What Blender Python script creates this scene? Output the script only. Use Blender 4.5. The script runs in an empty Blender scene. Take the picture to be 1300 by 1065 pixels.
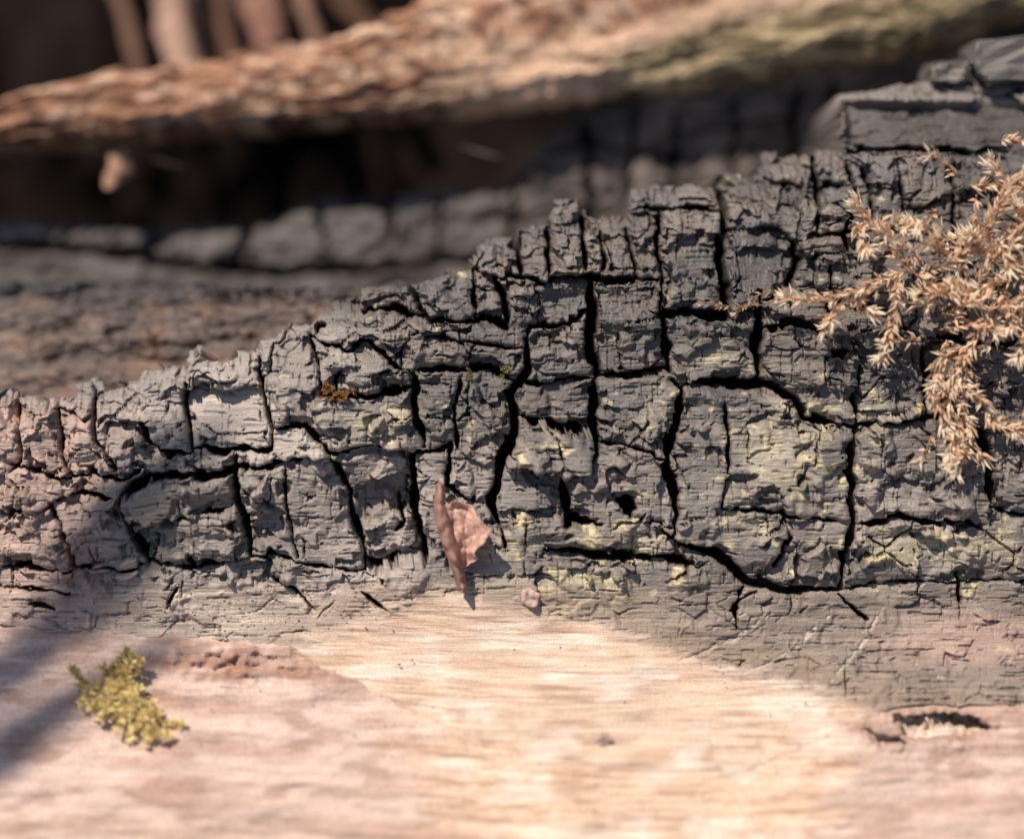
import bpy, math, random, bmesh
import numpy as np
from mathutils import Vector, Matrix
# 1 Blender unit = 2 cm.  Everything is built in a site frame whose origin is the middle of
# the charred face: a = along the log, b = up the face, n = out of the face.
scene=bpy.context.scene
scene.unit_settings.scale_length=0.02
TH=math.radians(55); C=Vector((0,0,9)); D=30.0
FR=Matrix.Translation(C)@Matrix.Rotation(TH,4,'X')
rng=np.random.RandomState(7); random.seed(7)
SUN=Vector((-0.36,-0.07,0.90)).normalized()

# ---------------- noise helpers ----------------
PERM=np.random.RandomState(3).permutation(4096)
def hsh(i,j,s=0):
    return PERM[(PERM[(i+s*131)&4095]+j)&4095]
def rnd(i,j,s=0): return hsh(i,j,s)/4095.0
COS=np.cos(np.arange(4096)/4095*2*np.pi); SIN=np.sin(np.arange(4096)/4095*2*np.pi)
def perlin(x,y,s=0):
    xi=np.floor(x).astype(np.int64); yi=np.floor(y).astype(np.int64)
    xf=x-xi; yf=y-yi
    u=xf*xf*xf*(xf*(xf*6-15)+10); v=yf*yf*yf*(yf*(yf*6-15)+10)
    def g(i,j,dx,dy):
        h=hsh(i,j,s)
        return COS[h]*dx+SIN[h]*dy
    n00=g(xi,yi,xf,yf); n10=g(xi+1,yi,xf-1,yf); n01=g(xi,yi+1,xf,yf-1); n11=g(xi+1,yi+1,xf-1,yf-1)
    return ((n00*(1-u)+n10*u)*(1-v)+(n01*(1-u)+n11*u)*v)*1.5
def fbm(x,y,o=4,s=0,g=0.5):
    r=0;a=1
    for k in range(o):
        r=r+a*perlin(x*2**k,y*2**k,s+k*7); a*=g
    return r
def sst(a,b,x):
    t=np.clip((x-a)/(b-a),0,1); return t*t*(3-2*t)
def cells(x,y,cw,ch,s,jit=0.75):
    row=np.floor(y/ch)
    gx=np.floor(x/cw).astype(np.int64); gy=row.astype(np.int64)
    f1=np.full(x.shape,9.);f2=np.full(x.shape,9.);idr=np.zeros(x.shape);cx=np.zeros(x.shape);cy=np.zeros(x.shape)
    for di in(-1,0,1):
        for dj in(-1,0,1):
            i=gx+di;j=gy+dj
            px=(i+.5+(rnd(i,j,s)-.5)*jit+0.25*(j%2))*cw
            py=(j+.5+(rnd(i,j,s+5)-.5)*jit)*ch
            dx=(x-px)/cw;dy=(y-py)/ch
            d=0.9*np.maximum(abs(dx),abs(dy))+0.1*np.hypot(dx,dy)
            new=d<f1
            f2=np.where(new,f1,np.minimum(f2,d))
            idr=np.where(new,rnd(i,j,s+9),idr);cx=np.where(new,dx,cx);cy=np.where(new,dy,cy)
            f1=np.where(new,d,f1)
    return f2-f1,idr,cx,cy
def line(pts,x):
    p=np.array(pts,float); return np.interp(x,p[:,0],p[:,1])
def polydist(X,Y,xs,ys,pts,dist,wid,w,taper=True,par=None):
    p=np.array(pts,float); L=np.r_[0,np.cumsum(np.hypot(*np.diff(p,axis=0).T))]; T=L[-1]
    for k in range(len(p)-1):
        a,b=p[k],p[k+1]; m=30
        i0,i1=np.searchsorted(xs,[min(a[0],b[0])-m,max(a[0],b[0])+m])
        j0,j1=np.searchsorted(ys,[min(a[1],b[1])-m,max(a[1],b[1])+m])
        if i1<=i0 or j1<=j0: continue
        x=X[j0:j1,i0:i1];y=Y[j0:j1,i0:i1]; d=b-a; l2=(d**2).sum()
        t=np.clip(((x-a[0])*d[0]+(y-a[1])*d[1])/l2,0,1)
        dd=np.hypot(x-a[0]-t*d[0],y-a[1]-t*d[1])
        s=(L[k]+t*math.sqrt(l2))/T
        hw=0.5*w*(np.clip(np.minimum(s,1-s)*5,0.3,1) if taper else 1)
        dist[j0:j1,i0:i1]=np.minimum(dist[j0:j1,i0:i1],dd-hw)
def axis(lo,hi,step,flo,fhi,cstep):
    return np.r_[np.arange(lo,flo,cstep),np.arange(flo,fhi,step),np.arange(fhi,hi+1,cstep)]
def raw_mesh(name,co,q,col,mat,smooth=True,parent=None):
    me=bpy.data.meshes.new(name)
    me.vertices.add(len(co)); me.vertices.foreach_set('co',np.asarray(co,np.float32).ravel())
    n=q.shape[1]
    me.loops.add(q.size); me.loops.foreach_set('vertex_index',q.astype(np.int32).ravel())
    me.polygons.add(len(q)); me.polygons.foreach_set('loop_start',np.arange(0,q.size,n,dtype=np.int32))
    me.polygons.foreach_set('loop_total',np.full(len(q),n,np.int32))
    if smooth: me.polygons.foreach_set('use_smooth',np.ones(len(q),bool))
    me.update(calc_edges=True)
    at=me.color_attributes.new('Col','FLOAT_COLOR','POINT')
    c=np.ones((len(co),4),np.float32); c[:,:3]=np.clip(col,0.002,0.95); at.data.foreach_set('color',c.ravel())
    me.materials.append(mat)
    ob=bpy.data.objects.new(name,me); scene.collection.objects.link(ob); ob.matrix_world=FR
    if parent: ob.parent=parent
    return ob
def grid_object(name,xs,ys,N,col,mat,k=1.0,cut=None,du=0.0,dv=0.0):
    X,Y=np.meshgrid(xs,ys)
    co=np.stack([(X-650)/100*k+du,(532.5-Y)/100*k+dv,N],-1).reshape(-1,3).astype(np.float32)
    ny,nx=X.shape
    idx=np.arange(nx*ny).reshape(ny,nx)
    q=np.stack([idx[1:,:-1],idx[1:,1:],idx[:-1,1:],idx[:-1,:-1]],-1).reshape(-1,4)
    if cut is not None:
        keep=co[:,2]>cut; q=q[keep[q].any(1)]
    return raw_mesh(name,co,q,col.reshape(-1,3),mat)
def ramp(Y):
    d=np.asarray((Y-790)/100.0,float)
    return 0.62*np.log1p(np.exp(np.clip(d*7,-30,30)))/7
def fgz(y): return ramp(y)-0.01*((y-620)/100.0)**2
def kk(Y): return (D-np.maximum(fgz(np.minimum(Y,1250)),-.2)*(np.asarray(Y)>700))/D

# ---------------- materials ----------------
def wood_mat(name,rough=0.7,spec=0.35,fib=(1.2,14,14),bump=0.5,bdist=0.03,fine=60,var=0.45,transl=0,fvar=.28):
    m=bpy.data.materials.new(name); m.use_nodes=True; nt=m.node_tree; N=nt.nodes; L=nt.links
    b=N['Principled BSDF']; b.inputs['Roughness'].default_value=rough; b.inputs['Specular IOR Level'].default_value=spec
    at=N.new('ShaderNodeAttribute'); at.attribute_name='Col'
    tc=N.new('ShaderNodeTexCoord')
    mp=N.new('ShaderNodeMapping'); mp.inputs['Scale'].default_value=fib; L.new(tc.outputs['Object'],mp.inputs[0])
    n1=N.new('ShaderNodeTexNoise'); n1.inputs['Scale'].default_value=1.6; n1.inputs['Detail'].default_value=5; n1.inputs['Roughness'].default_value=0.68
    L.new(mp.outputs[0],n1.inputs['Vector'])
    n2=N.new('ShaderNodeTexNoise'); n2.inputs['Scale'].default_value=fine; n2.inputs['Detail'].default_value=2
    L.new(tc.outputs['Object'],n2.inputs['Vector'])
    mr=N.new('ShaderNodeMapRange'); mr.inputs['From Min'].default_value=0.3; mr.inputs['From Max'].default_value=0.7
    mr.inputs['To Min'].default_value=1-var; mr.inputs['To Max'].default_value=1+var; L.new(n1.outputs['Fac'],mr.inputs['Value'])
    mr2=N.new('ShaderNodeMapRange'); mr2.inputs['From Min'].default_value=0.3; mr2.inputs['From Max'].default_value=0.7
    mr2.inputs['To Min'].default_value=1-fvar; mr2.inputs['To Max'].default_value=1+fvar; L.new(n2.outputs['Fac'],mr2.inputs['Value'])
    mu=N.new('ShaderNodeMath'); mu.operation='MULTIPLY'; L.new(mr.outputs[0],mu.inputs[0]); L.new(mr2.outputs[0],mu.inputs[1])
    vm=N.new('ShaderNodeVectorMath'); vm.operation='SCALE'; L.new(at.outputs['Color'],vm.inputs[0]); L.new(mu.outputs[0],vm.inputs['Scale'])
    L.new(vm.outputs[0],b.inputs['Base Color'])
    ad=N.new('ShaderNodeMath'); ad.operation='MULTIPLY_ADD'; L.new(n2.outputs['Fac'],ad.inputs[0]); ad.inputs[1].default_value=0.3; L.new(n1.outputs['Fac'],ad.inputs[2])
    bp=N.new('ShaderNodeBump'); bp.inputs['Strength'].default_value=bump; bp.inputs['Distance'].default_value=bdist
    L.new(ad.outputs[0],bp.inputs['Height']); L.new(bp.outputs[0],b.inputs['Normal'])
    if transl:
        tr=N.new('ShaderNodeBsdfTranslucent'); L.new(vm.outputs[0],tr.inputs[0])
        mx=N.new('ShaderNodeMixShader'); mx.inputs[0].default_value=transl
        L.new(b.outputs[0],mx.inputs[1]); L.new(tr.outputs[0],mx.inputs[2]); L.new(mx.outputs[0],N['Material Output'].inputs[0])
    return m
M_char=wood_mat('charred_wood',0.42,0.65,(0.7,22,5),0.9,0.022,48,0.30,0,.18)
M_back=wood_mat('charred_wood_far',0.7,0.25,(1.0,10,10),0.7,0.04,40,0.35)
M_wood=wood_mat('weathered_wood',0.8,0.2,(0.5,8,5),0.5,0.04,22,0.2,0,.12)
M_rot=wood_mat('rotten_wood',0.9,0.1,(0.8,9,9),0.9,0.08,16,0.45)
M_plant=wood_mat('dry_plant',0.7,0.2,(6,6,6),0.1,0.01,40,0.2,0.35,.15)
M_soil=wood_mat('forest_soil',0.95,0.1,(1,1,1),1,0.3,5,0.5)

# ---------------- main charred log ----------------
xs=axis(-700,2000,1.3,-30,1335,14); ys=axis(-60,1700,1.3,70,900,7)
X,Y=np.meshgrid(xs,ys)
wx=X+4*fbm(X/45,Y/45,2,11)+1.4*fbm(X/9,Y/9,2,12)
wy=Y+4*fbm(X/45,Y/45,2,21)+1.4*fbm(X/9,Y/9,2,22)
cr=[ # (width, points)
(8,[(922,232),(929,290),(918,330),(925,388)]),(7,[(1046,195),(1050,240),(1040,290)]),
(4,[(930,288),(985,285),(1012,300),(1020,330),(1010,358),(980,380),(925,390)]),
(4,[(808,265),(845,262),(922,264)]),(4,[(845,262),(838,310),(842,350),(840,398)]),
(5,[(660,350),(662,300)]),(4,[(700,290),(699,350)]),(5,[(741,270),(744,350)]),(3,[(768,288),(766,350)]),(3,[(800,290),(808,352)]),
(6,[(600,345),(635,350),(700,354),(750,352),(836,356)]),
(8,[(630,350),(638,380),(645,412)]),(5,[(518,365),(530,390),(545,406)]),(4,[(545,406),(600,405),(645,412)]),
(6,[(672,414),(700,412),(730,408),(750,395)]),(9,[(752,352),(750,400),(748,440),(760,480)]),
(7,[(757,380),(753,440),(762,478),(800,474),(852,470)]),(6,[(842,398),(848,430),(852,470)]),
(4,[(842,398),(900,402),(962,398)]),(9,[(966,370),(968,400),(961,440),(963,484)]),
(5,[(966,415),(1010,408),(1055,420),(1060,447),(1092,446)]),(5,[(1092,446),(1088,500),(1086,540)]),
(10,[(855,484),(868,494),(862,540),(844,590),(857,628),(856,668)]),
(10,[(858,487),(920,486),(985,490),(1008,505),(1022,530),(1068,540),(1086,541)]),
(9,[(1086,541),(1079,600),(1086,660),(1074,700),(1066,748)]),(5,[(1083,664),(1150,659),(1250,666)]),
(10,[(1240,535),(1257,580),(1260,650)]),(3,[(1086,541),(1170,531),(1240,535)]),(4,[(1172,430),(1180,480),(1178,531)]),
(8,[(760,480),(754,520),(757,560),(748,596)]),(10,[(672,414),(668,470),(652,500),(655,530),(637,580),(624,630),(640,692)]),
(8,[(526,478),(529,520),(537,568)]),(8,[(524,575),(528,640),(541,716)]),(7,[(413,572),(440,620),(454,680),(465,726)]),
(8,[(297,580),(302,640),(322,707)]),(9,[(153,632),(171,680),(190,718)]),(5,[(235,490),(236,530),(241,572)]),(5,[(330,455),(334,500),(344,545)]),
(6,[(530,466),(590,465),(620,470),(655,486)]),(3,[(655,486),(700,490),(760,486)]),
(10,[(716,606),(718,640),(722,664),(762,668)]),(4,[(716,606),(735,600),(750,598)]),(14,[(785,638),(798,642),(804,658)]),
(2,[(804,658),(830,662),(856,668)]),(3,[(640,585),(680,592),(716,606)]),
(6,[(690,698),(760,706),(830,712),(892,716)]),(9,[(845,682),(872,690),(920,712),(950,736),(1000,750),(1066,749)]),
(4,[(856,668),(850,690)]),(3,[(990,650),(1001,680),(985,722)]),(2,[(918,648),(990,650),(1080,664)]),
(1.5,[(921,490),(925,560),(916,648)]),(5,[(402,558),(415,574),(480,568),(535,576)]),
(4,[(70,632),(110,630),(152,631)]),(6,[(152,631),(165,612),(200,600),(260,602),(320,596),(410,576)]),
(1.5,[(190,717),(250,722),(322,707),(400,718),(465,726),(541,716)]),(3,[(60,632),(85,690),(95,722),(190,718)]),
(7,[(178,535),(186,560),(205,572),(242,574)]),(5,[(242,573),(300,577),(345,570),(345,545)]),(5,[(345,545),(390,541),(402,558)]),
(4,[(235,494),(290,498),(330,492)]),(4,[(396,430),(402,465),(408,502)]),(5,[(408,502),(460,503),(526,492)]),
(5,[(460,400),(500,398),(535,402)]),(4,[(396,432),(440,445),(470,440),(520,470)]),(3,[(430,470),(428,500)]),
(2.5,[(540,432),(600,436),(668,440)]),(3,[(600,345),(602,405)]),(3,[(590,466),(575,520),(582,570)]),(4,[(535,576),(572,566),(565,612),(600,640)]),
(5,[(1084,190),(1096,250),(1076,290),(1088,330)]),(4,[(1106,205),(1118,245),(1110,285)]),(3,[(1150,205),(1155,258),(1222,255)]),
(4,[(1045,292),(1135,286),(1200,300)]),(5,[(1086,183),(1180,178),(1300,186)]),(4,[(1055,330),(1058,420)]),(3,[(1058,385),(1130,390),(1172,430)]),
(3,[(983,225),(1045,232),(1090,228)]),(3,[(1222,195),(1225,330)]),(3,[(1225,255),(1345,262)]),(3,[(1235,330),(1225,430),(1240,535)]),(3,[(1172,430),(1340,440)]),
(5,[(1220,730),(1222,768)]),(2,[(1066,748),(1150,740),(1345,738)]),(4,[(1066,755),(1085,775),(1100,785)]),
(2,[(1260,650),(1345,655)]),(3,[(210,772),(226,744)]),(4,[(238,703),(246,722)]),(3,[(455,745),(492,777)]),(3,[(345,735),(375,748),(395,770)]),
(3,[(930,775),(945,745)]),(3,[(935,800),(935,765),(960,750)]),(3,[(0,585),(70,608),(150,604),(180,600)]),(3,[(20,520),(24,580),(10,600)]),(3,[(70,515),(76,580),(88,606)]),
(3,[(115,505),(120,560),(150,600)]),(2,[(0,650),(60,640)]),(2,[(0,720),(95,722)]),(5,[(40,765),(70,775)]),(3,[(0,742),(90,752)]),
(2.5,[(360,600),(365,655),(380,708)]),(1.5,[(165,672),(297,640)]),(1.5,[(655,650),(720,655)]),(2.5,[(757,560),(800,566),(846,580)]),
(2.5,[(655,530),(700,540),(757,556)]),(2.5,[(510,640),(515,670),(505,690)]),
]
dist=np.full(X.shape,99.)
for w,p in cr:
    polydist(wx,wy,xs,ys,p,dist,None,w*1.1)
wmod=1.9*fbm(X/26,Y/26,2,18)
st=2; dl=dist[::st,::st]; H,Wd=dl.shape; cur=0
sol=(dl>1.0).tolist(); lb=[[0]*Wd for _ in range(H)]
for j0 in range(0,H,3):
    for i0 in range(0,Wd,3):
        if sol[j0][i0] and lb[j0][i0]==0:
            cur+=1; stack=[(j0,i0)]; lb[j0][i0]=cur
            while stack:
                j,i=stack.pop()
                for a,b in((j+1,i),(j-1,i),(j,i+1),(j,i-1)):
                    if 0<=a<H and 0<=b<Wd and sol[a][b] and lb[a][b]==0:
                        lb[a][b]=cur; stack.append((a,b))
lab=np.array(lb,np.int32)
for _ in range(8):
    for ax,sh in((0,1),(0,-1),(1,1),(1,-1)):
        r=np.roll(lab,sh,ax); lab=np.where(lab==0,r,lab)
labf=np.repeat(np.repeat(lab,st,0),st,1)[:X.shape[0],:X.shape[1]]
cnt=np.maximum(np.bincount(labf.ravel(),minlength=cur+2),1)
bx=np.bincount(labf.ravel(),X.ravel(),cur+2)/cnt; by=np.bincount(labf.ravel(),Y.ravel(),cur+2)/cnt
small=(cnt<16000/1.3**2*1.0)*1.0
lr=np.random.RandomState(5).rand(cur+2,4)
sm=small[labf]
hb=(lr[labf,0]-0.5)*sm; tone=np.where(sm>0,lr[labf,3],.45)
tlx=(lr[labf,1]-.5)*sm*(X-bx[labf])/100; tly=(lr[labf,2]-.42)*sm*(Y-by[labf])/100
dist=dist+wmod*(dist<6)

e3,r3,cx3,cy3=cells(wx+3*fbm(X/30,Y/30,2,91),wy+3*fbm(X/30,Y/30,2,92),40,26,17)
ridge=[(-700,540),(-40,520),(0,515),(60,512),(110,503),(130,498),(172,488),(180,474),(232,478),(238,458),(300,450),(325,455),(331,435),(350,431),(355,421),(395,424),(420,405),(454,395),(459,370),(510,368),(522,362),(575,345),(597,340),(601,318),(640,307),(657,310),(661,290),(700,276),(708,255),(738,255),(741,272),(765,277),(803,272),(808,240),(850,232),(925,230),(975,222),(985,198),(1040,190),(1080,190),(1084,165),(1070,142),(1076,115),(1150,102),(1210,95),(1300,86),(2000,60)]
rd=line(ridge,X+2*fbm(X/9,Y/9,2,41))+2*fbm(X/12,Y/12,3,31)+18*(r3-.35)*sst(1060,1000,X)
t=wy*0.3+Y*0.7-rd                       # >0 : on the face
rdc=line(ridge,bx)
tcb=np.where(sm>0,(by-rdc)[labf],200.)
char=sst(-1,1,t)
low=sst(728,760,Y+8*fbm(X/60,Y/30,3,51))
tanT=[(-700,1200),(250,960),(330,850),(372,826),(430,800),(480,776),(560,757),(650,765),(740,787),(850,822),(920,847),(1000,864),(1060,882),(1130,905),(1300,925),(2000,950)]
td=Y-line(tanT,X)+13*fbm(X/60,Y/9,4,52)+6*fbm(X/12,Y/4,2,53)
tan=sst(-16,22,td)
slab=sst(1085,1100,X)*sst(116,124,Y)*sst(176,168,Y)
soft=np.clip(1-0.7*low-0.3*tan,0,1)*(1-0.97*tan)*(1-.85*slab)
cY=(Y-620)/100
N=np.where(cY<0,-0.045*cY**2,-0.01*cY**2)
N+=ramp(Y)
N+=0.10*fbm(X/260,Y/180,3,61)
R0=N.copy()
N-=0.24*np.clip(1-t/75,0,1)**2+0.75*np.clip(1-np.clip(tcb,0,99)/90,0,1)**1.4*sm+0.10*np.clip(1-t/7,0,1)**2
N+=soft*(0.52*hb+0.50*tlx+0.56*tly)
# second order cubes (planar facets)
e2,r2,cx2,cy2=cells(wx+6*fbm(X/80,Y/80,2,71),wy+5*fbm(X/80,Y/80,2,72),84,60,3)
m2=sst(-0.1,0.2,fbm(X/60,Y/60,3,81)+0.45*sst(480,250,Y)-.02)
N+=soft*m2*(0.20*(r2-.5)-0.13*cx2*(r2-.4)-0.15*cy2*(r2-.65))
up=np.clip(1-t/160,0,1)
m3=sst(0.05,0.3,fbm(X/50,Y/50,3,101)+0.6*up-0.12)
N+=soft*m3*(0.24*(r3-.5)-0.11*cy3*(r3-.6)-.08*cx3*(r3-.4))
# chips broken off along the crack lips
e4,r4,cx4,cy4=cells(wx,wy,30,15,37)
chipm=(r4>.76)*sst(12,10,dist)*soft
N-=(0.10+.05*cy4)*chipm
rel=np.clip(N-R0,-.8,.4)*char*(1-low)
N-=soft*0.07*np.exp(-np.clip(dist,0,99)/2.2)
c2=np.clip(1-e2/0.028,0,1)*m2
N-=soft*0.16*c2
c3=np.clip(1-e3/0.045,0,1)*m3
N-=soft*0.06*c3
ter=fbm(wx/110,wy/30,2,111)
tq=np.floor(ter*4)+sst(0.0,0.06,ter*4-np.floor(ter*4))
N+=soft*0.028*tq*sst(0.05,0.3,fbm(X/110,Y/110,2,112))
fib=fbm(X/60,wy/2.6,2,121)
N+=0.008*fib*(0.35+0.65*soft)+0.003*fbm(X/3.2,Y/2.6,2,131)*soft+0.006*fbm(X/30,Y/11,2,141)*soft
spl=fbm(X/60,Y/4.5,3,151)
splm=np.clip((spl-0.55)/0.08,0,1)
N-=0.03*splm*(1-tan)
vch=np.clip((fbm(X/4.5,Y/34,3,155)-.62)/.08,0,1)*soft
N-=.03*vch
dep=1.0*np.where(Y>735,0.45,1.0)
crk=np.clip(-dist/1.5+0.3,0,1)
N-=crk*dep*(1-tan)
pit=fbm(wx/16,wy/11,3,161); N-=0.07*soft*sst(0.82,0.9,pit)
sc=np.full(X.shape,99.)
for w,p in[(4,[(868,838),(930,815),(985,776)]),(4,[(988,848),(1020,815),(1052,784)]),(4,[(1052,862),(1085,838),(1112,782)]),(2,[(905,800),(945,780)]),(2,[(960,850),(1000,830)])]:
    polydist(wx,wy,xs,ys,p,sc,None,w)
scm=np.clip(1-sc/1.8,0,1)*sst(-.4,.1,fbm(X/14,Y/14,2,165)); N-=0.02*scm
# recess behind the broken shoulder
r2e=[(-700,352),(0,340),(200,345),(330,350),(440,352),(520,345),(560,330),(600,420),(2000,420)]
rec_on=sst(-3,3,Y-line(r2e,X)-5*fbm(X/40,Y/40,3,171))
recN=-1.6+0.6*(Y-line(ridge,X))/150+0.14*fbm(X/90,Y/40,4,181)+0.03*fbm(X/20,Y/6,3,182)
ec,rc,_,_=cells(X+20*fbm(X/30,Y/30,3,191),Y+14*fbm(X/30,Y/30,3,192),60,40,29)
rcr=np.clip(1-ec/0.05,0,1)*sst(0.0,0.3,fbm(X/60,Y/50,2,193))
recN-=0.12*rcr
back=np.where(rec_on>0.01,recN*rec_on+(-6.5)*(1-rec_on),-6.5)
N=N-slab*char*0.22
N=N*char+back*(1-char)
botE=[(-700,780),(0,792),(250,808),(370,822),(450,860),(600,930),(800,975),(950,975),(1050,930),(1120,895),(1300,892),(2000,920)]
u=Y-line(botE,X)-5*fbm(X/50,Y/20,3,201)
roll=np.clip(u/14,0,1)**1.5*0.3*(1-tan*.9)+np.clip(u/100,0,8)**1.3*0.55
N-=roll
N-=np.clip((xs-1500)/200,0,3)[None,:]**2+np.clip((-200-xs)/200,0,3)[None,:]**2
# colours
def c3v(*c): return np.array(c)[None,None,:]
def mix(a,b,m): return a*(1-m[...,None])+b*m[...,None]
ones=np.ones(X.shape+(3,))
v=0.84+0.6*(tone-.4)+0.3*(r2-.5)*m2+.25*(r3-.5)*m3+0.25*fbm(X/150,Y/110,3,211)
warm=sst(-0.4,0.4,fbm(X/120,Y/90,3,221))
col=mix(c3v(.128,.113,.107)*ones,c3v(.172,.14,.12)*ones,warm)*np.clip(v,0.45,1.5)[...,None]
pale_lit=1.1*sst(520,620,Y+0*X)*sst(750,300,X)+0.5*sst(500,640,Y)+1.1*sst(560,400,X)*sst(390,430,Y)  # paler lower rows; sunlit look of the left blocks put into the colour
col=mix(col,c3v(.40,.34,.30)*ones*np.clip(v,.65,1.3)[...,None],np.clip(pale_lit*0.72,0,0.8))
lowc=mix(c3v(.50,.40,.325)*ones,c3v(.235,.185,.15)*ones,sst(600,900,X+60*fbm(X/80,Y/30,3,231)))*np.clip(0.92+0.4*fbm(X/90,Y/9,4,232),.45,1.5)[...,None]
col=mix(col,lowc,low)
pk=sst(190,90,X+30*fbm(X/50,Y/50,3,241))*sst(505,540,Y)
col=mix(col,c3v(.43,.29,.24)*ones*np.clip(.95+.4*fbm(X/40,Y/16,3,242),.5,1.5)[...,None],pk*0.85)
pk2=np.exp(-(((X-1240)/110)**2+((Y-815)/32)**2)); col=mix(col,c3v(.44,.29,.235)*ones,np.clip(pk2*1.3+0.4*fbm(X/40,Y/12,3,243)*pk2,0,1)*.8)
lich=np.zeros(X.shape)
for a,b,ra,rb,s in[(985,575,110,75,1),(1120,520,80,30,.8),(800,690,75,35,1),(820,500,40,60,.7),(490,533,75,25,.85),(735,745,110,32,1.1),(1200,695,140,30,1.1),(930,670,70,35,.7),(700,570,50,40,.6),(910,455,60,22,.8),(1040,600,70,55,.8),(650,690,50,35,.7),(380,515,50,18,.6),(1180,750,100,18,.5)]:
    lich=np.maximum(lich,s*np.exp(-((X-a)/ra)**2-((Y-b)/rb)**2))
ln=fbm(X/38,Y/24,5,251,0.6)
lm=sst(0.0,0.5,ln+0.95*lich-0.80)*(dist>1)
col=mix(col,c3v(.68,.58,.33)*ones,lm*0.8)
lm2=sst(0.15,0.8,lich+0.5*fbm(X/60,Y/50,3,254)-0.15)
col=mix(col,c3v(.45,.385,.285)*ones,lm2*0.6)
col=mix(col,c3v(.56,.47,.39)*ones,scm*.8)
scr=np.exp(-((td+18)/26)**2)*low; col=mix(col,c3v(.30,.21,.145)*ones,scr*.6)
def tancol(X,Y,ones):
    s=fbm(X/160+0.2*fbm(X/90,Y/60,2,260),(Y+18*np.sin(X/170))/9,4,261)
    c=mix(c3v(.66,.475,.35)*ones,c3v(.50,.32,.215)*ones,sst(-.05,.6,s))
    c=mix(c,c3v(.72,.57,.465)*ones,sst(.0,.5,fbm(X/120,Y/40,3,262)))
    g=fbm(X/220+.15*s,(Y+18*np.sin(X/170))/4,3,264)
    c=mix(c,c3v(.40,.245,.155)*ones,sst(.25,.7,g)*.6)
    return c*np.clip(1+.14*fbm(X/60,Y/5,3,263),.8,1.2)[...,None]
col=mix(col,tancol(X,Y,ones),tan)
col=col*(1-0.9*np.clip(-dist/2+.35,0,1)*(1-tan))[...,None]*(1-0.5*c2*soft)[...,None]*(1-.3*splm*(1-tan))[...,None]*(1-.4*vch)[...,None]
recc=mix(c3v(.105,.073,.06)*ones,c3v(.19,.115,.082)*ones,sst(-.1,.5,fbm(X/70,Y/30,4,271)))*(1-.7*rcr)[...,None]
recc=mix(recc,c3v(.03,.024,.024)*ones,sst(400,350,Y+12*fbm(X/50,Y/20,2,272)))  # shadow along the far side of the recess painted in
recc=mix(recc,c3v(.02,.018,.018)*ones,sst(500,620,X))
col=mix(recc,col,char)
col=mix(col,c3v(.06,.046,.04)*ones,slab*char*.85)  # slab colour darkened to carry its shadow
rim=sst(1070,1085,X)*sst(126,118,Y); col=mix(col,c3v(.22,.19,.17)*ones,rim*char*.8)
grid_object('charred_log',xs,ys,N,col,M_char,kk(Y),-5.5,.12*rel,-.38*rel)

# ---------------- charred log behind ----------------
zb=-4.1; kb=(D-zb)/D
xs2=axis(-900,2100,2.5,-60,1360,20); ys2=np.arange(-60,520,2.5)
X,Y=np.meshgrid(xs2,ys2)
wx=X+6*fbm(X/40,Y/40,3,311);wy=Y+6*fbm(X/40,Y/40,3,321)
topb=[(-900,290),(0,278),(130,284),(200,292),(350,276),(400,252),(520,246),(640,236),(700,170),(760,120),(900,80),(1100,50),(1300,25),(2100,-20)]
tt=Y-line(topb,X)-4*fbm(X/14,Y/14,3,331)
d2=np.full(X.shape,99.)
for w,p in[(7,[(195,290),(190,330)]),(4,[(90,284),(70,320)]),(8,[(312,282),(305,335)]),(5,[(402,262),(412,310)]),(6,[(490,250),(498,300)]),(4,[(560,250),(556,320)]),(6,[(655,240),(650,300)]),(10,[(748,160),(745,215),(752,300)]),(7,[(858,150),(853,240)]),(6,[(935,130),(928,235)]),(7,[(1012,110),(1010,200)]),(4,[(805,140),(800,250)]),(3,[(700,190),(760,185),(860,200)]),(3,[(860,170),(1012,150)]),(9,[(0,312),(130,318),(200,330),(360,348),(620,326)]),(4,[(600,280),(655,276),(748,262)]),(6,[(1060,100),(1065,190)])]:
    polydist(wx,wy,xs2,ys2,p,d2,None,w*1.2,False)
e,r,cx,cy=cells(wx,wy,62,54,301)
N=zb+0.14*(r-.5)-0.18*cy*(r-.5)+0.15*fbm(X/100,Y/60,3,341)+0.03*fbm(X/30,Y/4,3,342)
N-=0.05*np.clip(1-e/.06,0,1)+np.clip(-d2/3+.3,0,1)*.8+.04*np.exp(-np.clip(d2,0,99)/5)
N-=0.30*np.clip(1-tt/30,0,1)**2
N=np.where(tt<0,N+np.clip(tt/10,-1,0)*4.5,N)
O=np.ones(X.shape+(3,))
bl=sst(600,760,X)
col=mix(c3v(.13,.112,.106)*O,c3v(.165,.135,.12)*O,bl)*np.clip(.9+.5*(r-.5)+.4*fbm(X/60,Y/30,3,351),.3,1.7)[...,None]
col*= (1-.7*np.clip(-d2/3+.3,0,1))[...,None]
col=mix(col,c3v(.008,.006,.006)*O,sst(2,-6,tt))  # slope above the crest painted near-black as shade of the gap
grid_object('charred_log',xs2,ys2,N,col,M_back,kb,-7.6)

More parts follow.
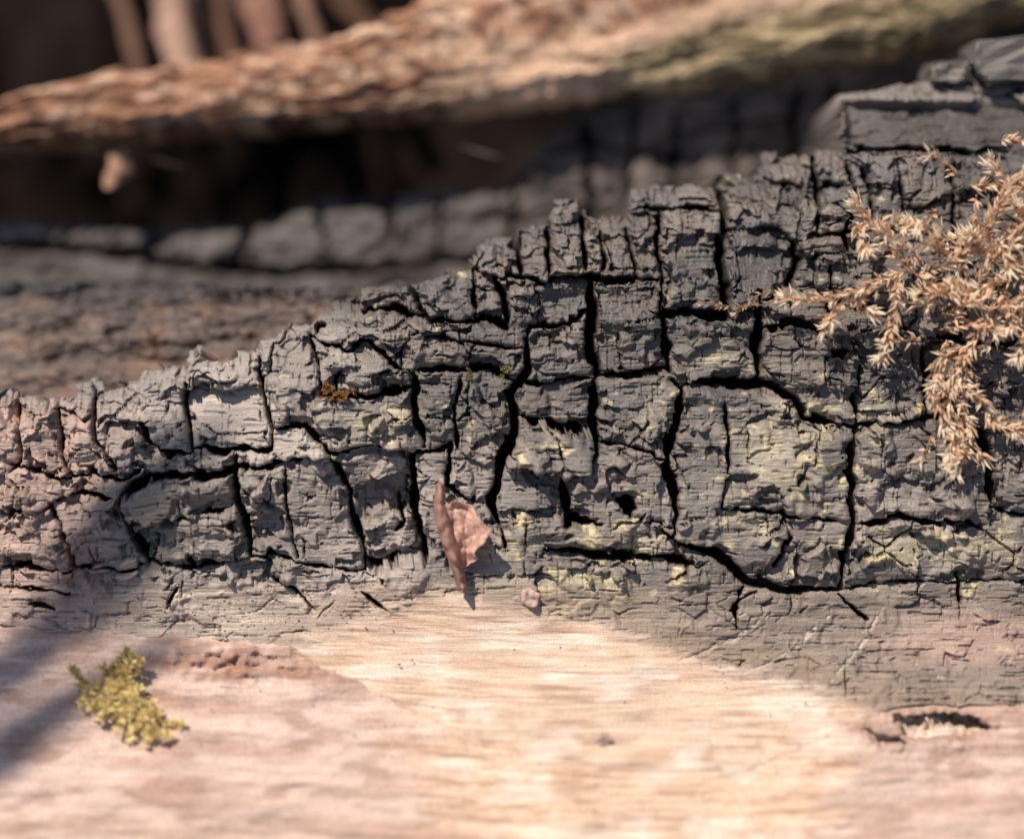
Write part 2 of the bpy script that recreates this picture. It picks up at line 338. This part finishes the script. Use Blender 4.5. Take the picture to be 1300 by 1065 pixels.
# ---------------- foreground log surface ----------------
xs3=axis(-1200,2400,3,-60,1360,40); ys3=np.arange(740,1900,3)
X,Y=np.meshgrid(xs3,ys3)
cen=sst(430,620,X+50*fbm(X/80,Y/30,3,411))*sst(1150,1000,X+40*fbm(X/60,Y/20,3,412))
Ym=np.minimum(Y,1250)
N=fgz(Ym)+.10*fbm(X/260,Y/180,3,61)+(1-.8*cen)*0.045*fbm(X/90,Y/26,3,402)+0.012*fbm(X/30,Y/8,3,403)-.02
N-=0.7*sst(8,-60,Y-line(botE,X))
cb=np.exp(-((X-300)/110)**2-((Y-842)/24)**2)
N+=0.10*cb*fbm(X/16,Y/10,4,404)
N-=np.clip((Y-1250)/300,0,4)**2
O=np.ones(X.shape+(3,))
col=mix(c3v(.62,.455,.39)*O,c3v(.48,.33,.27)*O,sst(-.2,.5,fbm(X/160,Y/26,3,413)))
col=mix(col,c3v(.35,.22,.17)*O,sst(.05,.6,fbm(X/90,Y/30,4,433))*.7)
col=mix(col,tancol(X,Y,O),cen)
col=mix(col,c3v(.50,.35,.28)*O,sst(960,1060,Y)*.35*(1-cen))
col=mix(col,c3v(.33,.19,.14)*O,sst(.0,.9,cb+.6*fbm(X/40,Y/16,4,414)-.1)*sst(.02,.4,cb)*.85)
hd=np.full(X.shape,99.)
wx=X+5*fbm(X/14,Y/14,3,416);wy=Y+4*fbm(X/14,Y/14,3,417)
for w,p in[(28,[(1140,914),(1165,924),(1215,922),(1255,926)]),(7,[(1095,925),(1120,938),(1150,944)])]:
    polydist(wx,wy,xs3,ys3,p,hd,None,w)
hm=np.clip(-hd/4+.3,0,1); N-=1.3*hm
col=mix(col,c3v(.03,.022,.02)*O,hm)
rimm=np.exp(-np.clip(hd,0,99)/10)*(1-hm); N+=.08*rimm*fbm(X/9,Y/7,3,418); col=mix(col,c3v(.30,.19,.14)*O,rimm*.7)
grid_object('weathered_log',xs3,ys3,N,col,M_wood,kk(Y))

# ---------------- tubes (solid beams) ----------------
def tube(name,x0,x1,nx,top,bot,nc,dn,colf,mat,seed,k,na=120,rough=0.12,sq=.8):
    xx=np.linspace(x0,x1,nx); th=np.linspace(0,2*np.pi,na,endpoint=False)
    XX,TT=np.meshgrid(xx,th,indexing='ij')
    ct=np.cos(TT);sn=np.sin(TT)
    tp=line(top,XX)+7*fbm(XX/30,ct*0+3.3,4,seed+3);bt=line(bot,XX)+5*fbm(XX/22,ct*0+1.3,4,seed+5)
    cyc=(tp+bt)/2;hh=(bt-tp)/2
    nz=fbm(XX/160,ct*2.2+sn*1.3,3,seed)*rough+fbm(XX/60,ct*14+sn*9,4,seed+30)*rough*.5+fbm(XX/10,ct*28+sn*22,2,seed+60)*rough*.14
    Yy=cyc-hh*np.sign(ct)*abs(ct)**sq*(1+nz*.25)
    NN=nc+dn*np.sign(sn)*abs(sn)**sq+nz*1.0
    co=np.stack([(XX-650)/100*k,(532.5-Yy)/100*k,NN],-1).reshape(-1,3)
    idx=np.arange(nx*na).reshape(nx,na)
    q=np.stack([idx[:-1],np.roll(idx,-1,1)[:-1],np.roll(idx,-1,1)[1:],idx[1:]],-1).reshape(-1,4)
    return raw_mesh(name,co,q,colf(XX,Yy,ct,nz).reshape(-1,3),mat)
z=-3.8
def beamc(X,Y,ct,nz):
    O=np.ones(X.shape+(3,))
    c=mix(c3v(.54,.29,.18)*O,c3v(.29,.14,.09)*O,sst(-.2,.4,fbm(X/50,Y/12,4,501)))
    c=mix(c,c3v(.74,.50,.36)*O,sst(.1,.5,fbm(X/60,Y/14,4,503)+.25*sst(300,600,X)))
    c=mix(c,c3v(.09,.045,.03)*O,sst(.2,.42,fbm(X/34,Y/7,3,504))*.85)
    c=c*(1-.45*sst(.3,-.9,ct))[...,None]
    tanm=sst(540,620,X+20*fbm(X/20,Y/20,3,505))*sst(-8,14,Y-line([(560,66),(700,62),(780,50),(900,10),(1000,-20)],X)+8*fbm(X/30,Y/15,3,506))
    c=mix(c,c3v(.74,.49,.34)*O,tanm)
    ol=sst(740,800,X)*sst(-8,10,Y-line([(750,95),(860,50),(1000,22),(1150,5),(1300,-30)],X)+8*fbm(X/30,Y/12,3,507))
    c=mix(c,mix(c3v(.56,.42,.26)*O,c3v(.19,.15,.085)*O,sst(-.2,.3,fbm(X/70,Y/10,3,508)+.3*sst(900,1200,X))),ol)
    return c*np.clip(1+2*nz,.5,1.4)[...,None]
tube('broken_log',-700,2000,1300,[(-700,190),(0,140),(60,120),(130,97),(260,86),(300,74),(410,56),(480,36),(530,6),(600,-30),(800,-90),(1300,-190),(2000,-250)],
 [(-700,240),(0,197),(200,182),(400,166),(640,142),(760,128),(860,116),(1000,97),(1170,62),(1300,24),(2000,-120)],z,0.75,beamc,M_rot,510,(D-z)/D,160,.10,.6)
z=-9.5
tube('dark_gap_backing',-1500,2600,420,[(-1500,-360),(2600,-460)],[(-1500,620),(2600,480)],z,1.6,
 lambda X,Y,ct,nz:np.ones(X.shape+(3,))*c3v(.012,.008,.007)*np.clip(1+nz*3,.3,2)[...,None],M_rot,560,(D-z)/D,120,.5)  # near-black log added as backing for the shaded void behind the beam
def stub(name,pts,rad,colr,z,seed):
    k=(D-z)/D; na=14; p=np.array(pts,float); n=24
    s=np.linspace(0,len(p)-1,n); px=np.interp(s,range(len(p)),p[:,0]);py=np.interp(s,range(len(p)),p[:,1]);r=np.interp(s,np.linspace(0,len(p)-1,len(rad)),rad)
    th=np.linspace(0,2*np.pi,na,endpoint=False); co=[]
    for i in range(n):
        for t in th:
            rr=r[i]*(1+.25*math.sin(3*t+seed+i*.3)+.15*random.uniform(-1,1))
            co.append(((px[i]+rr*math.cos(t)-650)/100*k,(532.5-py[i])/100*k,z+rr/100*math.sin(t)))
    idx=np.arange(n*na).reshape(n,na)
    q=np.stack([idx[:-1],np.roll(idx,-1,1)[:-1],np.roll(idx,-1,1)[1:],idx[1:]],-1).reshape(-1,4)
    raw_mesh(name,np.array(co),q,np.array(colr)[None]*np.linspace(.8,1.15,n*na)[:,None],M_rot)
stub('wood_stub',[(215,-90),(225,40),(240,110)],[26,22,18],(.62,.4,.3),-6.0,1)
stub('wood_stub',[(120,-90),(160,20),(180,120)],[10,8,7],(.28,.17,.12),-6.4,2)
stub('wood_stub',[(310,-90),(335,20),(345,90)],[34,24,14],(.42,.23,.17),-6.0,3)
stub('wood_stub',[(375,-90),(385,10),(410,70)],[14,10,8],(.42,.25,.18),-5.9,4)
stub('wood_stub',[(275,-90),(282,30),(300,90)],[8,7,7],(.28,.16,.11),-6.1,5)
stub('wood_stub',[(400,-90),(440,0),(480,60)],[30,22,14],(.16,.09,.06),-6.3,8)
stub('wood_chip',[(150,190),(152,220),(138,240)],[10,17,5],(.55,.33,.22),-3.5,6)
stub('wood_chip',[(196,200),(212,207),(232,212)],[6,11,5],(.45,.28,.19),-3.6,7)
stub('wood_splinter',[(585,186),(605,192),(635,200)],[2,3,2],(.5,.43,.35),-3.4,9)

# ---------------- chunk at the upper right ----------------
def chunk(name,poly,z0,z1,colr,seed):
    me=bpy.data.meshes.new(name); bm=bmesh.new()
    f=[bm.verts.new(((x-650)/100,(532.5-y)/100,z1)) for x,y in poly]
    fc=bm.faces.new(f[::-1]) ; r=bmesh.ops.extrude_face_region(bm,geom=[fc])
    for v in r['geom']:
        if isinstance(v,bmesh.types.BMVert): v.co.z=z0; v.co.y+=0.1
    bmesh.ops.recalc_face_normals(bm,faces=bm.faces)
    bmesh.ops.bevel(bm,geom=bm.edges[:],offset=.04,segments=2,affect='EDGES')
    bmesh.ops.triangulate(bm,faces=bm.faces)
    bmesh.ops.subdivide_edges(bm,edges=bm.edges[:],cuts=4,use_grid_fill=True)
    for v in bm.verts:
        n=float(fbm(np.array([v.co.x*5+v.co.z*2]),np.array([v.co.y*9+v.co.z]),4,seed)[0]); v.co+=Vector((n*.03,n*.04,n*.05))
    bm.to_mesh(me); bm.free()
    at=me.color_attributes.new('Col','FLOAT_COLOR','POINT'); at.data.foreach_set('color',np.tile(np.array(colr+(1,),np.float32),len(me.vertices)))
    me.materials.append(M_char); ob=bpy.data.objects.new(name,me); scene.collection.objects.link(ob); ob.matrix_world=FR
chunk('charcoal_chunk',[(1205,62),(1250,58),(1258,80),(1240,92),(1206,88)],-2.2,-1.2,(.17,.15,.13),601)
chunk('charcoal_chunk',[(1262,34),(1400,22),(1410,85),(1275,90),(1256,66)],-2.2,-1.1,(.15,.13,.12),611)

# ---------------- dead leaf ----------------
def surf(name,rows,z,colr,mat,nu=40,nv=24,curl=0.2,seed=0,parent=None):
    R=np.array(rows,float); s=np.linspace(0,len(R)-1,nu); A=np.stack([np.interp(s,range(len(R)),R[:,i]) for i in range(R.shape[1])],1)
    t=np.linspace(0,1,nv)[None,:]
    Xs=A[:,0:1]*(1-t)+A[:,2:3]*t; Ys=A[:,1:2]*(1-t)+A[:,3:4]*t
    Z=z+A[:,4:5]*(1-t)+A[:,5:6]*t+curl*np.sin(t*np.pi)*1.0
    nz=fbm(Xs/14,Ys/14,3,seed); Z=Z+.05*nz; Xs=Xs+1.5*nz;Ys=Ys+2*fbm(Xs/9,Ys/9,2,seed+4)
    co=np.stack([(Xs-650)/100,(532.5-Ys)/100,Z],-1).reshape(-1,3)
    idx=np.arange(nu*nv).reshape(nu,nv)
    q=np.stack([idx[:-1,:-1],idx[:-1,1:],idx[1:,1:],idx[1:,:-1]],-1).reshape(-1,4)
    c=np.array(colr)[None]*(1+.35*fbm(Xs/6,Ys/10,3,seed+8).reshape(-1,1))
    o=raw_mesh(name,co,q,c,mat)
    m=o.modifiers.new('s','SOLIDIFY'); m.thickness=.012
    return o
leaf=bpy.data.objects.new('dead_leaf',None); scene.collection.objects.link(leaf); leaf.matrix_world=FR
parts=[surf('rolled_edge',[(556,612,563,613,.1,.16),(552,640,566,638,.16,.2),(556,665,571,660,.2,.2),(563,690,579,688,.2,.2),(573,715,587,712,.15,.15),(582,742,591,740,.08,.08),(588,750,591,750,.05,.05)],.10,(.50,.29,.23),M_plant,curl=.12,seed=701),
 surf('blade',[(564,640,578,634,.22,.25),(567,650,602,641,.2,.22),(571,660,606,654,.16,.3),(573,670,626,672,.14,.38),(577,684,618,682,.12,.32),(579,694,602,700,.1,.22),(584,708,606,710,.08,.12),(587,718,590,718,.05,.05)],.10,(.80,.51,.41),M_plant,curl=-.06,seed=711)]
for p in parts: p.parent=leaf; p.matrix_world=FR
surf('leaf_fragment',[(664,748,670,746,0,0),(661,757,686,752,0,.05),(664,766,684,764,.03,.05),(672,770,680,769,.04,.02)],.08,(.75,.56,.48),M_plant,14,10,.03,721)
zf=float(fgz(935))+.04
surf('leaf_fragment',[(752,922,760,918,0,0),(750,930,776,926,0,.05),(757,936,770,934,.03,.03)],zf,(.66,.5,.43),M_plant,10,8,.03,731)

# ---------------- moss / dry plants ----------------
class Moss:
    def __init__(s): s.v=[];s.f=[];s.c=[]
    def leaf(s,p,d,nrm,l,w,c):
        sd=d.cross(nrm).normalized()*w; i=len(s.v)
        up=nrm*l*.12
        s.v+= [p,p+d*l*.4-sd+up,p+d*l,p+d*l*.4+sd+up]; s.f.append((i,i+1,i+2,i+3)); s.c+=[tuple(x*.8 for x in c),c,c,c]
    def strand(s,pts,lift,c1,c2,L=.14,W=.02,dens=16,stem=.012):
        P=[Vector(((x-650)/100,(532.5-y)/100,z)) for (x,y),z in zip(pts,lift)]
        for k in range(len(P)-1):
            a,b=P[k],P[k+1]; n=max(2,int((b-a).length*dens))
            ax=(b-a).normalized(); w=ax.cross(Vector((0,0,1))).normalized(); o=w.cross(ax)
            i=len(s.v); s.v+=[a-w*stem,b-w*stem,b+w*stem,a+w*stem]; s.f.append((i,i+1,i+2,i+3)); s.c+=[tuple(x*.6 for x in c1)]*4
            i=len(s.v); s.v+=[a-o*stem,b-o*stem,b+o*stem,a+o*stem]; s.f.append((i,i+1,i+2,i+3)); s.c+=[tuple(x*.6 for x in c1)]*4
            for j in range(n):
                p=a.lerp(b,(j+random.random())/n)
                for q in range(3):
                    an=random.uniform(0,2*math.pi); rad=w*math.cos(an)+o*math.sin(an)
                    dd=(ax*random.uniform(.4,1.1)+rad*random.uniform(.4,.9)).normalized()
                    m=random.random(); br=random.uniform(.75,1.12); c=tuple(min(.93,(c1[t]*(1-m)+c2[t]*m)*br) for t in range(3))
                    nr=(sl_f+Vector((random.uniform(-1,1),random.uniform(-1,1),random.uniform(-1,1)))*.8); nr=(nr-dd*nr.dot(dd)).normalized()
                    s.leaf(p,dd,nr,L*random.uniform(.6,1.25),W*random.uniform(.7,1.3),c)
        p=P[-1]; ax=(P[-1]-P[-2]).normalized()
        for j in range(10):
            dd=(ax*.9+Vector((random.uniform(-1,1),random.uniform(-1,1),random.uniform(-.6,1)))).normalized()
            s.leaf(p,dd,dd.orthogonal().normalized(),L*1.15,W,c2)
    def build(s,name,mat=None,persp=False):
        if persp: s.v=[Vector((v.x*(D-v.z)/D,v.y*(D-v.z)/D,v.z)) for v in s.v]
        me=bpy.data.meshes.new(name); me.from_pydata([tuple(v) for v in s.v],[],s.f); me.update()
        at=me.color_attributes.new('Col','FLOAT_COLOR','POINT')
        c=np.ones((len(s.v),4),np.float32); c[:,:3]=np.array(s.c); at.data.foreach_set('color',c.ravel())
        me.materials.append(mat or M_plant); ob=bpy.data.objects.new(name,me); scene.collection.objects.link(ob); ob.matrix_world=FR
        return ob
inv=FR.to_3x3().inverted(); sl_f=(inv@SUN).normalized()
S1=(.90,.56,.35);S2=(.94,.80,.62)
m=Moss()
main=[[(1150,345),(1110,365),(1075,378),(1040,385),(1000,378)],[(1075,378),(1058,398),(1050,412)],
[(1160,350),(1130,325),(1110,295),(1090,262)],[(1110,300),(1120,285),(1135,282)],[(1160,350),(1205,330),(1245,295),(1268,240),(1255,212)],
[(1160,350),(1200,372),(1250,400),(1290,380),(1320,340)],[(1250,400),(1222,440),(1203,490),(1200,530),(1205,565)],[(1205,485),(1235,505),(1250,540),(1285,545)],
[(1140,345),(1130,395),(1122,450)],[(1245,295),(1285,240),(1320,190)],[(1268,180),(1300,188),(1340,180)],[(1203,490),(1180,500),(1190,540)],
[(1200,330),(1180,300),(1150,285)],[(1290,380),(1300,420),(1290,450)],[(1222,440),(1190,460),(1180,480)],[(1285,545),(1300,540),(1330,530)],
[(1100,362),(1090,385),(1098,398)],[(1225,238),(1262,240),(1300,228)],[(1205,560),(1225,572),(1212,588)],[(1110,290),(1085,285),(1092,312)]]
for p in main:
    for r in range(2):
        pp=[(x+random.uniform(-7,7),y+random.uniform(-7,7)) for x,y in p]; pp[0]=p[0]
        m.strand(pp,[.12+random.uniform(0,.15)+.08*(i>0) for i in range(len(p))],S1,S2,.18,.026,13)
m.strand([(1000,378),(965,388),(930,390),(892,385)],[.2,.12,.1,.08],(.6,.4,.25),(.8,.6,.4),.09,.012,14,.008)
m.strand([(985,370),(960,375),(935,398)],[.2,.12,.08],(.6,.4,.25),(.8,.6,.4),.09,.012,14,.008)
for i in range(46):
    x=random.gauss(1240,50);y=random.gauss(335,45)-(x-1225)*.2
    an=random.uniform(0,6.28);l=random.uniform(30,70)
    m.strand([(x,y),(x+math.cos(an)*l*.5+random.uniform(-6,6),y+math.sin(an)*l*.5),(x+math.cos(an)*l,y+math.sin(an)*l)],[.1,.22+random.random()*.2,.15+random.random()*.3],S1,S2,.17,.025,11)
for i in range(18):
    x=random.gauss(1210,14);y=random.uniform(430,560);an=random.uniform(.6,2.6)
    m.strand([(x,y),(x+math.cos(an)*18,y+math.sin(an)*20),(x+math.cos(an)*30,y+math.sin(an)*34)],[.1,.25,.2],S1,S2,.15,.024,11)
m.build('dry_moss')
m=Moss(); Y1=(.92,.70,.30);Y2=(.94,.82,.46)
for i in range(110):
    t=random.random()
    if t<.28: x=random.gauss(156,11);y=random.gauss(862,14)
    else: x=112+(t-.2)*115+random.gauss(0,10); y=872+(t-.2)*58+random.gauss(0,10)
    an=random.uniform(0,6.28); l=random.uniform(5,16); zz=float(fgz(y))+.02
    m.strand([(x,y),(x+math.cos(an)*l,y+math.sin(an)*l)],[zz+.02,zz+.12],Y1,Y2,.09,.03,24)
for p in([(110,870),(92,850)],[(150,870),(165,842)],[(200,915),(228,918)],[(160,910),(165,935)]):
    zz=float(fgz(p[0][1])); m.strand(p,[zz+.05,zz+.12],Y1,Y2,.10,.03,40)
m.build('yellow_moss',persp=True)
m=Moss()
for cx,cy,n,sx in((430,501,22,20),(562,640,6,6),(690,575,6,8),(640,470,5,7),(1050,598,4,5),(598,478,5,4)):
    for i in range(n):
        x=cx+random.gauss(0,sx)*.6;y=cy+random.gauss(0,3);m.strand([(x,y),(x+random.uniform(-6,6),y+random.uniform(-6,3))],[-.04,.10],(.42,.2,.07) if cx==430 else (.3,.28,.07),(.6,.33,.12) if cx==430 else (.42,.4,.12),.045,.008,30)
m.build('moss_tufts')
# crumbs
vs=[];fs=[];cs=[]
for i in range(380):
    if random.random()<.5: x=random.uniform(0,560);y=random.uniform(735,800);z=.03+float(fgz(y));g=random.choice([(.5,.4,.32),(.06,.05,.05),(.3,.18,.13)])
    else: x=random.uniform(0,1300);y=random.uniform(820,1050);z=.03+float(fgz(y));g=random.choice([(.6,.48,.4),(.3,.2,.15),(.42,.3,.24)])
    s=random.uniform(.005,.016);i0=len(vs);kz=float(kk(y))
    for k in range(6):
        o=[(1,0,0),(-1,0,0),(0,1,0),(0,-1,0),(0,0,1),(0,0,-1)][k]
        vs.append(((x-650)/100*kz+o[0]*s*random.uniform(.6,2),(532.5-y)/100*kz+o[1]*s*random.uniform(.6,1.3),z+o[2]*s));cs.append(g)
    for a,b,c in((0,2,4),(2,1,4),(1,3,4),(3,0,4),(2,0,5),(1,2,5),(3,1,5),(0,3,5)): fs.append((i0+a,i0+b,i0+c))
raw_mesh('wood_crumbs',np.array(vs),np.array(fs),np.array(cs),M_wood,False)

# ---------------- overhead branches (soft shadows on the lower left) ----------------
def upp(x,y,h): return Vector(((x-650)/100,(532.5-y)/100,0))+sl_f*h
me=bpy.data.meshes.new('tree_branch'); bm=bmesh.new()
for path in([(275,520,58,.12),(235,570,57,.26),(180,640,56,.36),(125,730,55,.38),(78,810,54,.34),(20,910,53,.34),(-70,1050,53,.36),(-400,1500,50,.6)],
            [(235,812,56,.10),(198,850,55,.22),(125,950,54,.28),(60,1072,53,.34),(-40,1210,52,.4),(-400,1500,50,.5)]):
    rings=[]
    for i,(x,y,h,r) in enumerate(path):
        p=upp(x,y,h); a=(upp(*path[min(i+1,len(path)-1)][:3])-upp(*path[max(i-1,0)][:3])).normalized(); w=a.orthogonal().normalized(); o=a.cross(w)
        rings.append([bm.verts.new(p+(w*math.cos(t*math.pi/5)+o*math.sin(t*math.pi/5))*r*random.uniform(.85,1.15)) for t in range(10)])
    for a,b in zip(rings,rings[1:]):
        for t in range(10): bm.faces.new((a[t],a[(t+1)%10],b[(t+1)%10],b[t]))
bm.to_mesh(me); bm.free(); me.materials.append(M_soil)
at=me.color_attributes.new('Col','FLOAT_COLOR','POINT'); at.data.foreach_set('color',np.tile(np.array((.12,.08,.06,1),np.float32),len(me.vertices)))
ob=bpy.data.objects.new('tree_branch',me); scene.collection.objects.link(ob); ob.matrix_world=FR

# ---------------- ground ----------------
gx=np.r_[-6000,-2000,-600,-200,np.linspace(-60,60,160),200,600,2000,6000]
GX,GY=np.meshgrid(gx,gx); GZ=.6*fbm(GX/9,GY/9,4,801)*(abs(GX)<100)*(abs(GY)<100)
co=np.stack([GX,GY,GZ],-1).reshape(-1,3); n=len(gx); idx=np.arange(n*n).reshape(n,n)
q=np.stack([idx[:-1,:-1],idx[:-1,1:],idx[1:,1:],idx[1:,:-1]],-1).reshape(-1,4)
g=raw_mesh('ground',co,q,np.ones((n*n,3))*np.array((.07,.05,.035)),M_soil); g.matrix_world=Matrix.Identity(4)

# ---------------- light, sky, camera ----------------
w=bpy.data.worlds.new('World'); scene.world=w; w.use_nodes=True; nt=w.node_tree
sk=nt.nodes.new('ShaderNodeTexSky'); sk.sky_type='NISHITA'; sk.sun_disc=False
sk.sun_elevation=math.asin(SUN.z); sk.sun_rotation=math.atan2(SUN.x,SUN.y)%(2*math.pi)
nt.links.new(sk.outputs[0],nt.nodes['Background'].inputs[0]); nt.nodes['Background'].inputs[1].default_value=0.09
l=bpy.data.lights.new('sun','SUN'); l.energy=5; l.angle=math.radians(.5); l.color=(1,.90,.77)
so=bpy.data.objects.new('sun',l); scene.collection.objects.link(so); so.rotation_euler=SUN.to_track_quat('Z','Y').to_euler(); so.location=(0,0,50)
cd=bpy.data.cameras.new('camera'); co_=bpy.data.objects.new('camera',cd); scene.collection.objects.link(co_)
co_.matrix_world=FR@Matrix.Translation((0,0,D)); cd.sensor_width=36; cd.lens=36*D/13.0; cd.clip_end=20000; cd.clip_start=.1
cd.dof.use_dof=True; cd.dof.focus_distance=D+0.12; cd.dof.aperture_fstop=0.045
scene.camera=co_
scene.view_settings.view_transform='Standard'; scene.view_settings.look='None'; scene.view_settings.exposure=0
